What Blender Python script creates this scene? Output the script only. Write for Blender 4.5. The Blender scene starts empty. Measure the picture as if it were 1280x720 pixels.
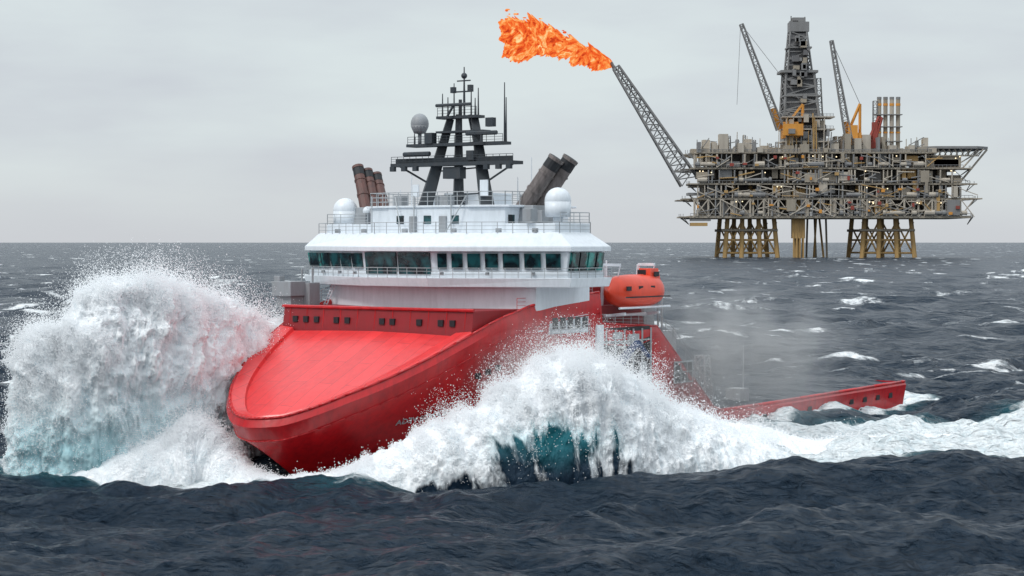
import bpy, bmesh, math, random, time
import numpy as np
from mathutils import Vector, Matrix
T0=time.time()
random.seed(7); rng=np.random.default_rng(7)
scene=bpy.context.scene
scene.view_settings.view_transform='Standard'
scene.view_settings.look='None'
scene.view_settings.exposure=0

# ------------------------------------------------------------------ noise (table based)
_tb=np.random.default_rng(99).random(65536).astype(np.float32)
def _h(ix,iy,iz,s):
    return _tb[(ix*7919+iy*26699+iz*50021+s*12347+((ix*iy)&1023)*31)&65535]
def vn(x,y,z,s=0):
    x=np.asarray(x,np.float32);y=np.asarray(y,np.float32)+0*x;x=x+0*y;z=np.asarray(z,np.float32)+0*x
    ix=np.floor(x);iy=np.floor(y);iz=np.floor(z)
    fx=x-ix;fy=y-iy;fz=z-iz
    ix=ix.astype(np.int64);iy=iy.astype(np.int64);iz=iz.astype(np.int64)
    ux=fx*fx*(3-2*fx);uy=fy*fy*(3-2*fy);uz=fz*fz*(3-2*fz)
    def pl(k):
        a=_h(ix,iy,k,s);b=_h(ix+1,iy,k,s);c=_h(ix,iy+1,k,s);d=_h(ix+1,iy+1,k,s)
        a=a+(b-a)*ux;c=c+(d-c)*ux;return a+(c-a)*uy
    a=pl(iz)
    if np.ptp(fz)>0 or fz.flat[0]!=0: a=a+(pl(iz+1)-a)*uz
    return a*2-1
def fbm(x,y,z,o=4,s=0,g=.5):
    a=1;t=0;r=0
    for i in range(o):
        r=r+a*vn(x,y,z,s+i);t+=a;a*=g;x=x*2.03+1.7;y=y*2.03+9.2
        z=z*2.03+3.0 if not np.isscalar(z) else 0.
    return r/t
def sstep(a,b,x):
    t=np.clip((x-a)/(b-a),0,1);return t*t*(3-2*t)

# ------------------------------------------------------------------ materials
def newmat(name):
    m=bpy.data.materials.new(name);m.use_nodes=True
    nt=m.node_tree;return m,nt,nt.nodes['Principled BSDF']
def paint(name,col,rough=.5,dirt=.25,dcol=(.12,.09,.07),scale=.5,metal=0,bump=.02,seam=False):
    m,nt,b=newmat(name)
    tc=nt.nodes.new('ShaderNodeTexCoord')
    mp=nt.nodes.new('ShaderNodeMapping');mp.inputs['Scale'].default_value=(scale,scale,scale*.22)
    n=nt.nodes.new('ShaderNodeTexNoise');n.inputs['Scale'].default_value=3;n.inputs['Detail'].default_value=8;n.inputs['Roughness'].default_value=.65
    nt.links.new(tc.outputs['Object'],mp.inputs[0]);nt.links.new(mp.outputs[0],n.inputs['Vector'])
    r=nt.nodes.new('ShaderNodeValToRGB');r.color_ramp.elements[0].position=.42;r.color_ramp.elements[1].position=.75
    r.color_ramp.elements[0].color=(0,0,0,1);r.color_ramp.elements[1].color=(dirt,)*3+(1,)
    nt.links.new(n.outputs[0],r.inputs[0])
    mx=nt.nodes.new('ShaderNodeMix');mx.data_type='RGBA'
    mx.inputs[6].default_value=(*col,1);mx.inputs[7].default_value=(*dcol,1)
    nt.links.new(r.outputs[0],mx.inputs[0]);out=mx.outputs[2]
    if seam:
        wv=nt.nodes.new('ShaderNodeTexBrick');wv.inputs['Scale'].default_value=1;wv.inputs['Mortar Size'].default_value=.025
        wv.inputs['Brick Width'].default_value=7.5;wv.inputs['Row Height'].default_value=1.6
        wv.inputs['Color1'].default_value=(1,1,1,1);wv.inputs['Color2'].default_value=(.86,.86,.86,1);wv.inputs['Mortar'].default_value=(.5,.5,.5,1)
        nt.links.new(tc.outputs['Object'],wv.inputs['Vector'])
        m3=nt.nodes.new('ShaderNodeMix');m3.data_type='RGBA';m3.blend_type='MULTIPLY';m3.inputs[0].default_value=1
        nt.links.new(out,m3.inputs[6]);nt.links.new(wv.outputs[0],m3.inputs[7]);out=m3.outputs[2]
    nt.links.new(out,b.inputs['Base Color'])
    b.inputs['Roughness'].default_value=rough;b.inputs['Metallic'].default_value=metal
    if bump:
        bp=nt.nodes.new('ShaderNodeBump');bp.inputs['Strength'].default_value=.3;bp.inputs['Distance'].default_value=bump
        n2=nt.nodes.new('ShaderNodeTexNoise');n2.inputs['Scale'].default_value=.9;n2.inputs['Detail'].default_value=3
        nt.links.new(tc.outputs['Object'],n2.inputs['Vector'])
        nt.links.new(n2.outputs[0],bp.inputs['Height']);nt.links.new(bp.outputs[0],b.inputs['Normal'])
    return m
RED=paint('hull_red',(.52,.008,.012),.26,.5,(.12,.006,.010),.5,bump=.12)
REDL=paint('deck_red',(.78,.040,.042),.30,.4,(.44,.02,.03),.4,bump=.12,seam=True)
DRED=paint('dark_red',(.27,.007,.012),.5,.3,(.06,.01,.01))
WHITE=paint('white_paint',(.74,.79,.84),.4,.35,(.42,.46,.48),.6)
GREY=paint('grey_paint',(.30,.32,.34),.5,.3)
DARK=paint('mast_dark',(.035,.045,.055),.5,.2)
BLACK=paint('black_fill',(.012,.014,.018),.6,.0)  # flat black: shade of openings put into the colour; also pipe tops, windows
ORANGE=paint('lifeboat_orange',(.78,.07,.03),.35,.3,(.35,.04,.03))
BROWN=paint('funnel_brown',(.13,.055,.045),.5,.7,(.03,.03,.03),.8)
FGREY=paint('funnel_grey',(.17,.145,.14),.45,.8,(.04,.035,.03),.8)
BLUE=paint('crane_blue',(.03,.07,.18),.45,.2)
STEEL=paint('galv_steel',(.42,.45,.47),.45,.2)
def glass(name,c):
    m,nt,b=newmat(name)
    tc=nt.nodes.new('ShaderNodeTexCoord');n=nt.nodes.new('ShaderNodeTexNoise');n.inputs['Scale'].default_value=.8
    r=nt.nodes.new('ShaderNodeValToRGB');r.color_ramp.elements[0].position=.42;r.color_ramp.elements[1].position=.62
    r.color_ramp.elements[0].color=(.006,.012,.016,1);r.color_ramp.elements[1].color=(*c,1)
    nt.links.new(tc.outputs['Object'],n.inputs['Vector']);nt.links.new(n.outputs[0],r.inputs[0]);nt.links.new(r.outputs[0],b.inputs['Base Color'])
    b.inputs['Roughness'].default_value=.06;return m
GLASS=glass('bridge_glass',(.015,.08,.09))
GLASSG=glass('wing_glass',(.03,.28,.25))

class MB:
    def __init__(s,f=lambda p:p): s.v=[];s.f=[];s.m=f
    def add(s,vs,fs):
        o=len(s.v);s.v+= [s.m(p) for p in vs];s.f+=[tuple(i+o for i in f) for f in fs]
    def box(s,c,d,rot=None):
        x,y,z=[k/2 for k in d]
        vs=[Vector(p) for p in ((-x,-y,-z),(x,-y,-z),(x,y,-z),(-x,y,-z),(-x,-y,z),(x,-y,z),(x,y,z),(-x,y,z))]
        if rot: vs=[rot@p for p in vs]
        vs=[tuple(p+Vector(c)) for p in vs]
        s.add(vs,[(0,3,2,1),(4,5,6,7),(0,1,5,4),(1,2,6,5),(2,3,7,6),(3,0,4,7)])
    def beam(s,a,b,r,r2=None,n=6,flat=1):
        a=Vector(a);b=Vector(b);r2=r if r2 is None else r2
        d=(b-a)
        if d.length<1e-6:return
        d.normalize();u=d.orthogonal().normalized() if abs(d.z)>.9 else d.cross(Vector((0,0,1))).normalized();w=d.cross(u)
        vs=[]
        for q,rr in((a,r),(b,r2)):
            for i in range(n):
                t=2*math.pi*(i+.5)/n;vs.append(tuple(q+u*math.cos(t)*rr*flat+w*math.sin(t)*rr))
        fs=[(i,(i+1)%n,n+(i+1)%n,n+i) for i in range(n)]+[tuple(range(n))[::-1],tuple(range(n,2*n))]
        s.add(vs,fs)
    def loft(s,A,za,B,zb,cap=True):
        n=len(A);vs=[(p[0],p[1],za) for p in A]+[(p[0],p[1],zb) for p in B]
        fs=[(i,(i+1)%n,n+(i+1)%n,n+i) for i in range(n)]
        if cap: fs+=[tuple(range(n))[::-1],tuple(range(n,2*n))]
        s.add(vs,fs)
    def sphere(s,c,r,n=14,m=9,sc=(1,1,1)):
        vs=[];fs=[]
        for j in range(m+1):
            t=math.pi*j/m
            for i in range(n):
                p=2*math.pi*i/n;vs.append((c[0]+r*sc[0]*math.sin(t)*math.cos(p),c[1]+r*sc[1]*math.sin(t)*math.sin(p),c[2]+r*sc[2]*math.cos(t)))
        for j in range(m):
            for i in range(n): fs.append((j*n+i,j*n+(i+1)%n,(j+1)*n+(i+1)%n,(j+1)*n+i))
        s.add(vs,fs)
    def rail(s,pts,h=1.05,r=.035,sp=1.5,rows=3,closed=False):
        P=[Vector(p) for p in pts]
        if closed:P.append(P[0])
        for a,b in zip(P,P[1:]):
            for k in range(rows):
                z=Vector((0,0,h*(k+1)/rows));s.beam(a+z,b+z,r*(1 if k==rows-1 else .7),n=4)
            n=max(1,int((b-a).length/sp))
            for i in range(n+1):
                q=a.lerp(b,i/n);s.beam(q,q+Vector((0,0,h)),r,n=4)
    def truss(s,a,b,wa,wb,n,r,side=None,rd=None):
        a=Vector(a);b=Vector(b);d=(b-a).normalized()
        u=Vector(side).normalized() if side else Vector((0,1,0));w=d.cross(u).normalized();u=w.cross(d).normalized()
        cs=[(1,1),(1,-1),(-1,-1),(-1,1)]
        rd=rd or r*.6
        def P(i,k):
            t=i/n;ww=wa+(wb-wa)*t;c=cs[k%len(cs)];return a.lerp(b,t)+(u*c[0]+w*c[1])*ww/2
        for k in range(len(cs)):
            s.beam(P(0,k),P(n,k),r,n=4)
            for i in range(n):
                s.beam(P(i+1,k),P(i+1,k+1),rd,n=4)
                if i%2: s.beam(P(i,k+1),P(i+1,k),rd,n=4)
                else: s.beam(P(i,k),P(i+1,k+1),rd,n=4)
    def obj(s,name,mat,parent=None,smooth=False,bevel=0):
        me=bpy.data.meshes.new(name);me.from_pydata(s.v,[],s.f);me.update()
        bm=bmesh.new();bm.from_mesh(me);bmesh.ops.recalc_face_normals(bm,faces=bm.faces);bm.to_mesh(me);bm.free()
        o=bpy.data.objects.new(name,me);scene.collection.objects.link(o)
        for m in (mat if isinstance(mat,list) else [mat]): me.materials.append(m)
        if parent:o.parent=parent
        if smooth:
            for p in me.polygons:p.use_smooth=True
        if bevel:
            md=o.modifiers.new('b','BEVEL');md.width=bevel;md.segments=2;md.limit_method='ANGLE'
        return o
def empty(name,loc=(0,0,0),rz=0,sc=1):
    e=bpy.data.objects.new(name,None);scene.collection.objects.link(e);e.location=loc;e.rotation_euler=(0,0,rz);e.scale=(sc,)*3;return e

# ------------------------------------------------------------------ camera
cam=bpy.data.cameras.new('camera');co=bpy.data.objects.new('camera',cam);scene.collection.objects.link(co)
co.location=(0,0,22);co.rotation_euler=(math.radians(90-1.329),0,0)
cam.sensor_width=36;cam.lens=70.3;cam.clip_start=1;cam.clip_end=90000;scene.camera=co

# ------------------------------------------------------------------ world : overcast, brighter towards the zenith
w=bpy.data.worlds.new('World');scene.world=w;w.use_nodes=True;nt=w.node_tree;L=nt.links
bg=nt.nodes['Background']
sky=nt.nodes.new('ShaderNodeTexSky');sky.sky_type='NISHITA';sky.sun_disc=False
sky.sun_elevation=math.radians(50)
sm=nt.nodes.new('ShaderNodeVectorMath');sm.operation='SCALE';sm.inputs['Scale'].default_value=.10
L.new(sky.outputs[0],sm.inputs[0])
tc=nt.nodes.new('ShaderNodeTexCoord')
mp=nt.nodes.new('ShaderNodeMapping');mp.inputs['Scale'].default_value=(1.6,1.6,7)
n=nt.nodes.new('ShaderNodeTexNoise');n.inputs['Scale'].default_value=2.2;n.inputs['Detail'].default_value=6;n.inputs['Roughness'].default_value=.5
L.new(tc.outputs['Generated'],mp.inputs[0]);L.new(mp.outputs[0],n.inputs['Vector'])
r=nt.nodes.new('ShaderNodeValToRGB');e=r.color_ramp.elements
e[0].position=.38;e[0].color=(.60,.635,.69,1);e[1].position=.6;e[1].color=(.715,.785,.80,1)
L.new(n.outputs[0],r.inputs[0])
sep=nt.nodes.new('ShaderNodeSeparateXYZ');L.new(tc.outputs['Generated'],sep.inputs[0])
mr=nt.nodes.new('ShaderNodeMapRange');mr.inputs[1].default_value=0;mr.inputs[2].default_value=.05;mr.inputs[3].default_value=.85;mr.inputs[4].default_value=0
L.new(sep.outputs[2],mr.inputs[0])
m1=nt.nodes.new('ShaderNodeMix');m1.data_type='RGBA';m1.inputs[7].default_value=(.625,.645,.68,1)
L.new(mr.outputs[0],m1.inputs[0]);L.new(r.outputs[0],m1.inputs[6])
m2=nt.nodes.new('ShaderNodeMix');m2.data_type='RGBA';m2.inputs[0].default_value=.93
L.new(sm.outputs[0],m2.inputs[6]);L.new(m1.outputs[2],m2.inputs[7])
zr_=nt.nodes.new('ShaderNodeMapRange');zr_.inputs[1].default_value=.15;zr_.inputs[2].default_value=1;zr_.inputs[3].default_value=1.0;zr_.inputs[4].default_value=2.1
L.new(sep.outputs[2],zr_.inputs[0]);L.new(zr_.outputs[0],bg.inputs[1])
L.new(m2.outputs[2],bg.inputs[0])
sl=bpy.data.lights.new('sun','SUN');so=bpy.data.objects.new('sun',sl);scene.collection.objects.link(so)
sl.energy=1.5;sl.angle=math.radians(11);sl.color=(1,.97,.93)
sd=Vector((-.55,-.45,.85)).normalized();so.rotation_euler=sd.to_track_quat('Z','Y').to_euler()
sky.sun_rotation=math.atan2(sd.x,sd.y)

# ------------------------------------------------------------------ foam / water materials
def water_mat(name,plume=False):
    m,nt,b=newmat(name);L=nt.links;N=nt.nodes.new
    geo=N('ShaderNodeNewGeometry')
    at=N('ShaderNodeAttribute');at.attribute_name='foam'
    te=N('ShaderNodeAttribute');te.attribute_name='teal'
    mp1=N('ShaderNodeMapping');mp1.inputs['Scale'].default_value=(1,1,1) if not plume else (1.5,1.5,.5);L.new(geo.outputs['Position'],mp1.inputs[0])
    n1=N('ShaderNodeTexNoise');n1.inputs['Scale'].default_value=.42;n1.inputs['Detail'].default_value=9;n1.inputs['Roughness'].default_value=.68;n1.inputs['Distortion'].default_value=.8
    L.new(mp1.outputs[0],n1.inputs['Vector'])
    ad=N('ShaderNodeMath');ad.operation='ADD';L.new(at.outputs['Fac'],ad.inputs[0]);L.new(n1.outputs[0],ad.inputs[1])
    fr=N('ShaderNodeMapRange');fr.interpolation_type='SMOOTHSTEP';fr.inputs[1].default_value=.86;fr.inputs[2].default_value=1.16
    L.new(ad.outputs[0],fr.inputs[0])
    cm=N('ShaderNodeMix');cm.data_type='RGBA';cm.inputs[6].default_value=(.009,.021,.038,1);cm.inputs[7].default_value=(.018,.15,.18,1)
    L.new(te.outputs['Fac'],cm.inputs[0])
    fm=N('ShaderNodeMix');fm.data_type='RGBA'
    fc=N('ShaderNodeValToRGB');fc.color_ramp.elements[0].position=.3;fc.color_ramp.elements[0].color=(.70,.79,.83,1);fc.color_ramp.elements[1].position=.52;fc.color_ramp.elements[1].color=(.95,.965,.975,1)
    mp4=N('ShaderNodeMapping');mp4.inputs['Scale'].default_value=(1,1,.4);L.new(geo.outputs['Position'],mp4.inputs[0])
    n4=N('ShaderNodeTexNoise');n4.inputs['Scale'].default_value=.8;n4.inputs['Detail'].default_value=8;n4.inputs['Roughness'].default_value=.7
    L.new(mp4.outputs[0],n4.inputs['Vector']);L.new(n4.outputs[0],fc.inputs[0])
    tm=N('ShaderNodeMath');tm.operation='MULTIPLY';tm.inputs[1].default_value=.62 if plume else .10;L.new(te.outputs['Fac'],tm.inputs[0])
    ft=N('ShaderNodeMix');ft.data_type='RGBA';ft.inputs[7].default_value=(.25,.60,.66,1);L.new(tm.outputs[0],ft.inputs[0]);L.new(fc.outputs[0],ft.inputs[6])
    L.new(fr.outputs[0],fm.inputs[0]);L.new(cm.outputs[2],fm.inputs[6]);L.new(ft.outputs[2],fm.inputs[7])
    L.new(fm.outputs[2],b.inputs['Base Color'])
    rr=N('ShaderNodeMapRange');rr.inputs[3].default_value=.27;rr.inputs[4].default_value=.9;L.new(fr.outputs[0],rr.inputs[0]);L.new(rr.outputs[0],b.inputs['Roughness'])
    b.inputs['IOR'].default_value=1.33;b.inputs['Specular Tint'].default_value=(.62,.80,1,1)
    mpg=N('ShaderNodeMapping');mpg.inputs['Scale'].default_value=(.75,1.25,1) if not plume else (1.3,1.3,.6);L.new(geo.outputs['Position'],mpg.inputs[0])
    n2=N('ShaderNodeTexNoise');n2.inputs['Scale'].default_value=.8;n2.inputs['Detail'].default_value=8;n2.inputs['Roughness'].default_value=.66;n2.inputs['Distortion'].default_value=.5
    L.new(mpg.outputs[0],n2.inputs['Vector'])
    bp=N('ShaderNodeBump');bp.inputs['Strength'].default_value=1;bp.inputs['Distance'].default_value=1.1 if not plume else .35
    L.new(n2.outputs[0],bp.inputs['Height'])
    if plume: L.new(bp.outputs[0],b.inputs['Normal'])
    else:
        n5=N('ShaderNodeTexNoise');n5.inputs['Scale'].default_value=.06;n5.inputs['Detail'].default_value=5;n5.inputs['Roughness'].default_value=.6
        L.new(mpg.outputs[0],n5.inputs['Vector'])
        bp2=N('ShaderNodeBump');bp2.inputs['Strength'].default_value=1;bp2.inputs['Distance'].default_value=9.0
        L.new(n5.outputs[0],bp2.inputs['Height']);L.new(bp.outputs[0],bp2.inputs['Normal'])
        L.new(bp2.outputs[0],b.inputs['Normal'])
    return m
WATER=water_mat('sea_water')
PLUME=water_mat('foam_water',True)
m,nt,b=newmat('spray_white');b.inputs['Base Color'].default_value=(.96,.97,.98,1);b.inputs['Roughness'].default_value=1
b.inputs['Specular IOR Level'].default_value=.0
tr=nt.nodes.new('ShaderNodeBsdfTranslucent');tr.inputs[0].default_value=(.96,.97,.98,1)
mx=nt.nodes.new('ShaderNodeMixShader');mx.inputs[0].default_value=.5
nt.links.new(b.outputs[0],mx.inputs[1]);nt.links.new(tr.outputs[0],mx.inputs[2]);nt.links.new(mx.outputs[0],nt.nodes['Material Output'].inputs[0])
SPRAY=m

def grid_mesh(name,P,mat,attrs,parent=None,wrap=False):
    nu,nv=P.shape[:2]
    me=bpy.data.meshes.new(name)
    idx=np.arange(nu*nv).reshape(nu,nv)
    a=idx[:-1,:-1].ravel();b=idx[1:,:-1].ravel();c=idx[1:,1:].ravel();d=idx[:-1,1:].ravel()
    F=np.stack([a,b,c,d],1)
    if wrap:
        a=idx[-1,:-1];b=idx[0,:-1];c=idx[0,1:];d=idx[-1,1:]
        F=np.vstack([F,np.stack([a,b,c,d],1)])
    me.vertices.add(nu*nv);me.vertices.foreach_set('co',P.reshape(-1).astype(np.float32))
    me.loops.add(F.size);me.loops.foreach_set('vertex_index',F.reshape(-1).astype(np.int32))
    me.polygons.add(len(F));me.polygons.foreach_set('loop_start',np.arange(0,F.size,4,dtype=np.int32))
    me.update(calc_edges=True)
    me.polygons.foreach_set('use_smooth',np.ones(len(F),bool))
    for k,v in attrs.items():
        at=me.attributes.new(k,'FLOAT','POINT');at.data.foreach_set('value',v.reshape(-1).astype(np.float32))
    me.materials.append(mat)
    o=bpy.data.objects.new(name,me);scene.collection.objects.link(o)
    if parent:o.parent=parent
    return o

# ------------------------------------------------------------------ sea
rad=[3.0]
while rad[-1]<45000:
    q=rad[-1]
    if q<118: rad.append(q+max(2,.06*q))
    elif q<265: rad.append(q+.36)
    else: rad.append(q+max(.36,.0115*(q-235)))
rad=np.array(rad)
ang=np.concatenate([np.linspace(-180,-24,50)[:-1],np.linspace(-24,-16.5,40)[:-1],np.linspace(-16.5,16.5,620),np.linspace(16.5,24,40)[1:],np.linspace(24,180,50)[1:-1]])
A,R=np.meshgrid(np.radians(ang),rad,indexing='ij')
X=R*np.sin(A);Y=R*np.cos(A)
dr=np.gradient(rad)[None,:]+0*A
Z=np.zeros_like(X)
rs=np.random.default_rng(3)
w1=vn(X/37,Y/37,0.,50);w2=vn(X/90,Y/90,0.,51);w3=vn(X/15,Y/15,0.,52)
for i in range(32):
    lam=4.2*(1.15**i);th=math.radians(-72+rs.normal()*34)
    amp=.0150*lam if lam<50 else .0150*50*(50/lam)**.5
    k=2*math.pi/lam;fade=np.clip((lam/dr-3)/3,0,1)
    wn=w3 if lam<10 else (w1 if lam<60 else w2)
    ph=k*(X*math.cos(th)+Y*math.sin(th))+rs.uniform(0,6.3)+2.2*wn*(1 if i%2 else -1)
    s_=np.sin(ph);Z+=amp*fade*(1.4-2*np.abs(s_)**1.0 if i%3 else s_)*.62*(1 if lam<40 else (.75+.5*sstep(230,600,R)))
rdg=lambda a,b,s:(1-2*np.abs(fbm(X/a,Y/b,0.,4,s)))
Z+=(rdg(9,5,11)-.5)*.70*np.clip((9/dr-3)/3,0,1)
Z+=(rdg(3.2,1.9,17)-.5)*.24*np.clip((3/dr-2)/3,0,1)
Z+=1.3*np.exp(-((Y-171-2*np.sin(X/17)-0.02*X)/5.)**2)*(.75+.4*vn(X/14,0.,0.,5))
Z-=1.2*np.exp(-((Y-160)/7.)**2)
chp=fbm(X/60,Y/30,0,4,21);chs=fbm(X/14,Y/5,0,5,31)
crest=sstep(.8,2.6,Z)
foam=np.clip(sstep(.02,.5,chp)*.24+sstep(.1,.5,chs)*.30+crest*.19,0,1)+np.where(R>300,sstep(.15,.55,fbm(X/30,Y/70,0.,5,41,.65))*.26,0)
foam=foam*sstep(165,230,Y)+.15*sstep(.15,.6,chs)
def seg(X,Y,a,b):
    d=np.array(b)-np.array(a);t=np.clip(((X-a[0])*d[0]+(Y-a[1])*d[1])/(d@d),0,1)
    return np.hypot(X-a[0]-t*d[0],Y-a[1]-t*d[1]),t
d1,t1=seg(X,Y,(14,196),(75,226))
wk=(1-sstep(14,26+6*fbm(X/9,Y/9,0,4,61),d1))
wk=np.maximum(wk,(1-sstep(18,34,seg(X,Y,(64,206),(150,240))[0]+5*fbm(X/9,Y/9,0,4,62))))
wk*=sstep(180,185,Y+2.5*fbm(X/8,Y/8,0,3,63))
hull,_=seg(X,Y,(-20,186),(45,272))
wk=np.maximum(wk,(1-sstep(12,18,hull))*.9*sstep(-22,-8,X))
wk=np.maximum(wk,.9*(1-sstep(2,8,seg(X,Y,(-42,185),(-24,181))[0]+3*fbm(X/5,Y/5,0,3,64))))
foam=np.maximum(foam,wk*(.90+.25*fbm(X/6,Y/3,0,4,66)))
Z+=wk*(.5+1.7*fbm(X/7,Y/7,0,5,71))*sstep(150,180,Y)*np.where(R<500,1,0)
teal=np.clip(wk*1.0,0,1)
P=np.stack([X,Y,Z],-1)
grid_mesh('sea',P,WATER,{'foam':foam,'teal':teal},wrap=True)

# ------------------------------------------------------------------ splashes
def catmull(K,n):
    K=np.array(K,float);m=len(K);t=np.linspace(0,m-1,n);i=np.clip(t.astype(int),0,m-2);f=(t-i)[:,None]
    p0=K[np.clip(i-1,0,m-1)];p1=K[i];p2=K[i+1];p3=K[np.clip(i+2,0,m-1)]
    return .5*((2*p1)+(-p0+p2)*f+(2*p0-5*p1+4*p2-p3)*f*f+(-p0+3*p1-3*p2+p3)*f**3)
def points(name,P,Rr,mat,parent):
    me=bpy.data.meshes.new(name);me.vertices.add(len(P));me.vertices.foreach_set('co',P.reshape(-1).astype(np.float32))
    at=me.attributes.new('rad','FLOAT','POINT');at.data.foreach_set('value',Rr.astype(np.float32))
    me.materials.append(mat)
    o=bpy.data.objects.new(name,me);scene.collection.objects.link(o);o.parent=parent
    g=bpy.data.node_groups.new(name,'GeometryNodeTree')
    g.interface.new_socket('Geometry',in_out='INPUT',socket_type='NodeSocketGeometry');g.interface.new_socket('Geometry',in_out='OUTPUT',socket_type='NodeSocketGeometry')
    i=g.nodes.new('NodeGroupInput');q=g.nodes.new('NodeGroupOutput');mp=g.nodes.new('GeometryNodeMeshToPoints')
    na=g.nodes.new('GeometryNodeInputNamedAttribute');na.data_type='FLOAT';na.inputs['Name'].default_value='rad'
    sm=g.nodes.new('GeometryNodeSetMaterial');sm.inputs['Material'].default_value=mat
    g.links.new(i.outputs[0],mp.inputs['Mesh']);g.links.new(na.outputs['Attribute'],mp.inputs['Radius'])
    g.links.new(mp.outputs[0],sm.inputs[0]);g.links.new(sm.outputs[0],q.inputs[0])
    md=o.modifiers.new('p','NODES');md.node_group=g
    return o
def ridge(name,parent,K,ns,nc,disp,npts,spread,seed,tealf=None,up=.5,drift=(0,0,0)):
    S=catmull(K,ns)
    T=np.gradient(S[:,:2],axis=0);arc=np.cumsum(np.linalg.norm(T,axis=1));T/=np.linalg.norm(T,axis=1)[:,None]
    Nn=np.stack([T[:,1],-T[:,0]],1)
    Nn*=np.where(Nn[:,1:2]>0,-1,1)
    c=np.linspace(0,1,nc);ph=math.pi*c
    cs=np.cos(ph)[None,:];sn=np.sin(ph)[None,:]
    h=np.maximum(S[:,2],0)[:,None]
    off=np.where(cs>0,cs*S[:,3:4],cs*S[:,4:5])
    z=h*sn**.8-1.2*(1-sn)
    off=off+S[:,5:6]*(np.clip(z/np.maximum(h,1),0,1)**2)
    X=S[:,0:1]+Nn[:,0:1]*off;Y=S[:,1:2]+Nn[:,1:2]*off;Z=z
    P=np.stack([X,Y,Z],-1)
    def nrm(P):
        du=np.gradient(P,axis=0);dv=np.gradient(P,axis=1);n=np.cross(du,dv);n/=np.linalg.norm(n,axis=-1)[...,None]+1e-9
        cen=np.stack([S[:,0:1]+0*X,S[:,1:2]+0*X,h*.3+0*X],-1)
        sg=np.sign((n*(P-cen)).sum(-1));sg[sg==0]=1
        return n*sg[...,None]
    n0=nrm(P)
    U=arc[:,None]+0*Z;V=c[None,:]*np.maximum(h,2)*2.2
    U2=U+1.5*fbm(U/6,V/6,0.,2,seed+70)
    streak=fbm(U2/.9,V/4.5,0.,5,seed+60,.6)
    wide=fbm(U2/2.8,V/9,0.,4,seed+66,.6)
    tcol=np.zeros_like(Z);clear=tcol
    if tealf is not None: clear,tcol=tealf(P,S,c,streak,wide);clear=np.clip(clear,0,1)
    hs=np.clip(h/7,.25,1)
    rough=1-.75*clear
    dn=disp*hs*(1.2*fbm(X/5,Y/5,Z/6,3,seed)+rough*(.6*(1-2*np.abs(fbm(X/2.4,Y/2.4,Z/4,4,seed+9)))+.75*streak+.6*wide+.4*fbm(X/.6,Y/.6,Z/.9,4,seed+20,.6)))
    P=P+n0*dn[...,None]
    foam=np.clip(1.0-clear*.95+.25*streak,0,1.2)
    grid_mesh(name,P,PLUME,{'foam':foam,'teal':np.clip(tcol,0,1)},parent)
    n1=nrm(P)
    rg=np.random.default_rng(seed)
    k=int(npts*2.2)
    wgt=(h[:,0]+.5);cdf=np.cumsum(wgt);cdf/=cdf[-1]
    si=np.clip(np.searchsorted(cdf,rg.random(k)),0,ns-1);ci=(np.clip(rg.normal(.45,.24,k),0,1)*(nc-1)).astype(int)
    p=P[si,ci];nn=n1[si,ci];hh=h[si,0]
    tong=np.clip(streak[si,ci]*1.0+wide[si,ci]*1.5+.5,0.06,1.8)**1.6
    cl=vn(p[:,0]/1.3,p[:,1]/1.3,p[:,2]/2.2,seed+33)*.5+.5
    keep=(rg.random(k)<np.clip((cl-.1)*2.,0.05,1))&(rg.random(k)<1-.97*np.clip(clear[si,ci]*1.8,0,1))
    d=rg.exponential(1,k)**1.25*spread*tong*np.clip(hh/8,.12,1.2)*(.3+.7*np.clip(p[:,2]/np.maximum(hh,1),0,1))
    d=np.minimum(d,spread*3.5)
    dirv=nn*.7+np.array([0,0,up])+np.array(drift)+rg.normal(0,.22,(k,3))
    q=p+dirv*d[:,None]
    rr=rg.lognormal(math.log(.033),.3,k)*np.where(d>spread*1.6,.75,1)
    q=q[keep][:npts];rr=rr[keep][:npts]
    ok=q[:,2]>-.3
    points(name+'_spray',q[ok],np.clip(rr[ok],.016,.075),SPRAY,parent)

bw=empty('bow_splash')
def tl_left(P,S,c,st_,wd):
    z=P[...,2];x=P[...,0]
    a=sstep(11,1.0,z+2*wd)*sstep(.62,.35,c)[None,:]*sstep(-25,-31,x)*sstep(-47,-43,x)
    cl=a*(.26+.8*wd+.4*st_)
    return cl*.8,a*(1.05+.8*wd)
ridge('splash_crest',bw,[(-45.6,184,1,2.5,3,0),(-44.6,184,10.5,3.4,4,1),(-42.4,184.5,14.2,4.3,5,2.2),(-38.6,186,16.9,5,6,3),(-34.5,189,17.0,5,6,2.5),(-30.5,193.5,15.8,4.5,5,1.2),(-27.6,199,14.6,4,5,0),(-25.0,205,12.5,3,4,0),(-22.5,212,9,3,3,0),(-21.5,216,2,2,2,0)],620,340,1.35,290000,.72,101,tl_left,.6,(-.06,0,0))
ridge('splash_foot',bw,[(-44.5,181.5,.4,2,4,0),(-42,181.5,1.4,2.5,5,0),(-37,182,2.2,3,5,0),(-32.5,183.5,3.6,3,5,0),(-29.5,184.5,5.2,3.0,4,0),(-27.0,183.8,4.0,2.2,3,0),(-24.3,181.5,1.6,1.8,2,0),(-21.5,179,.7,1.5,1.5,0),(-18,177.5,1.2,2,2,0),(-13.5,176.5,1.6,2,3,0)],400,130,.8,60000,.6,131,None,.6)
qw=empty('quarter_wave')
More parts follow.
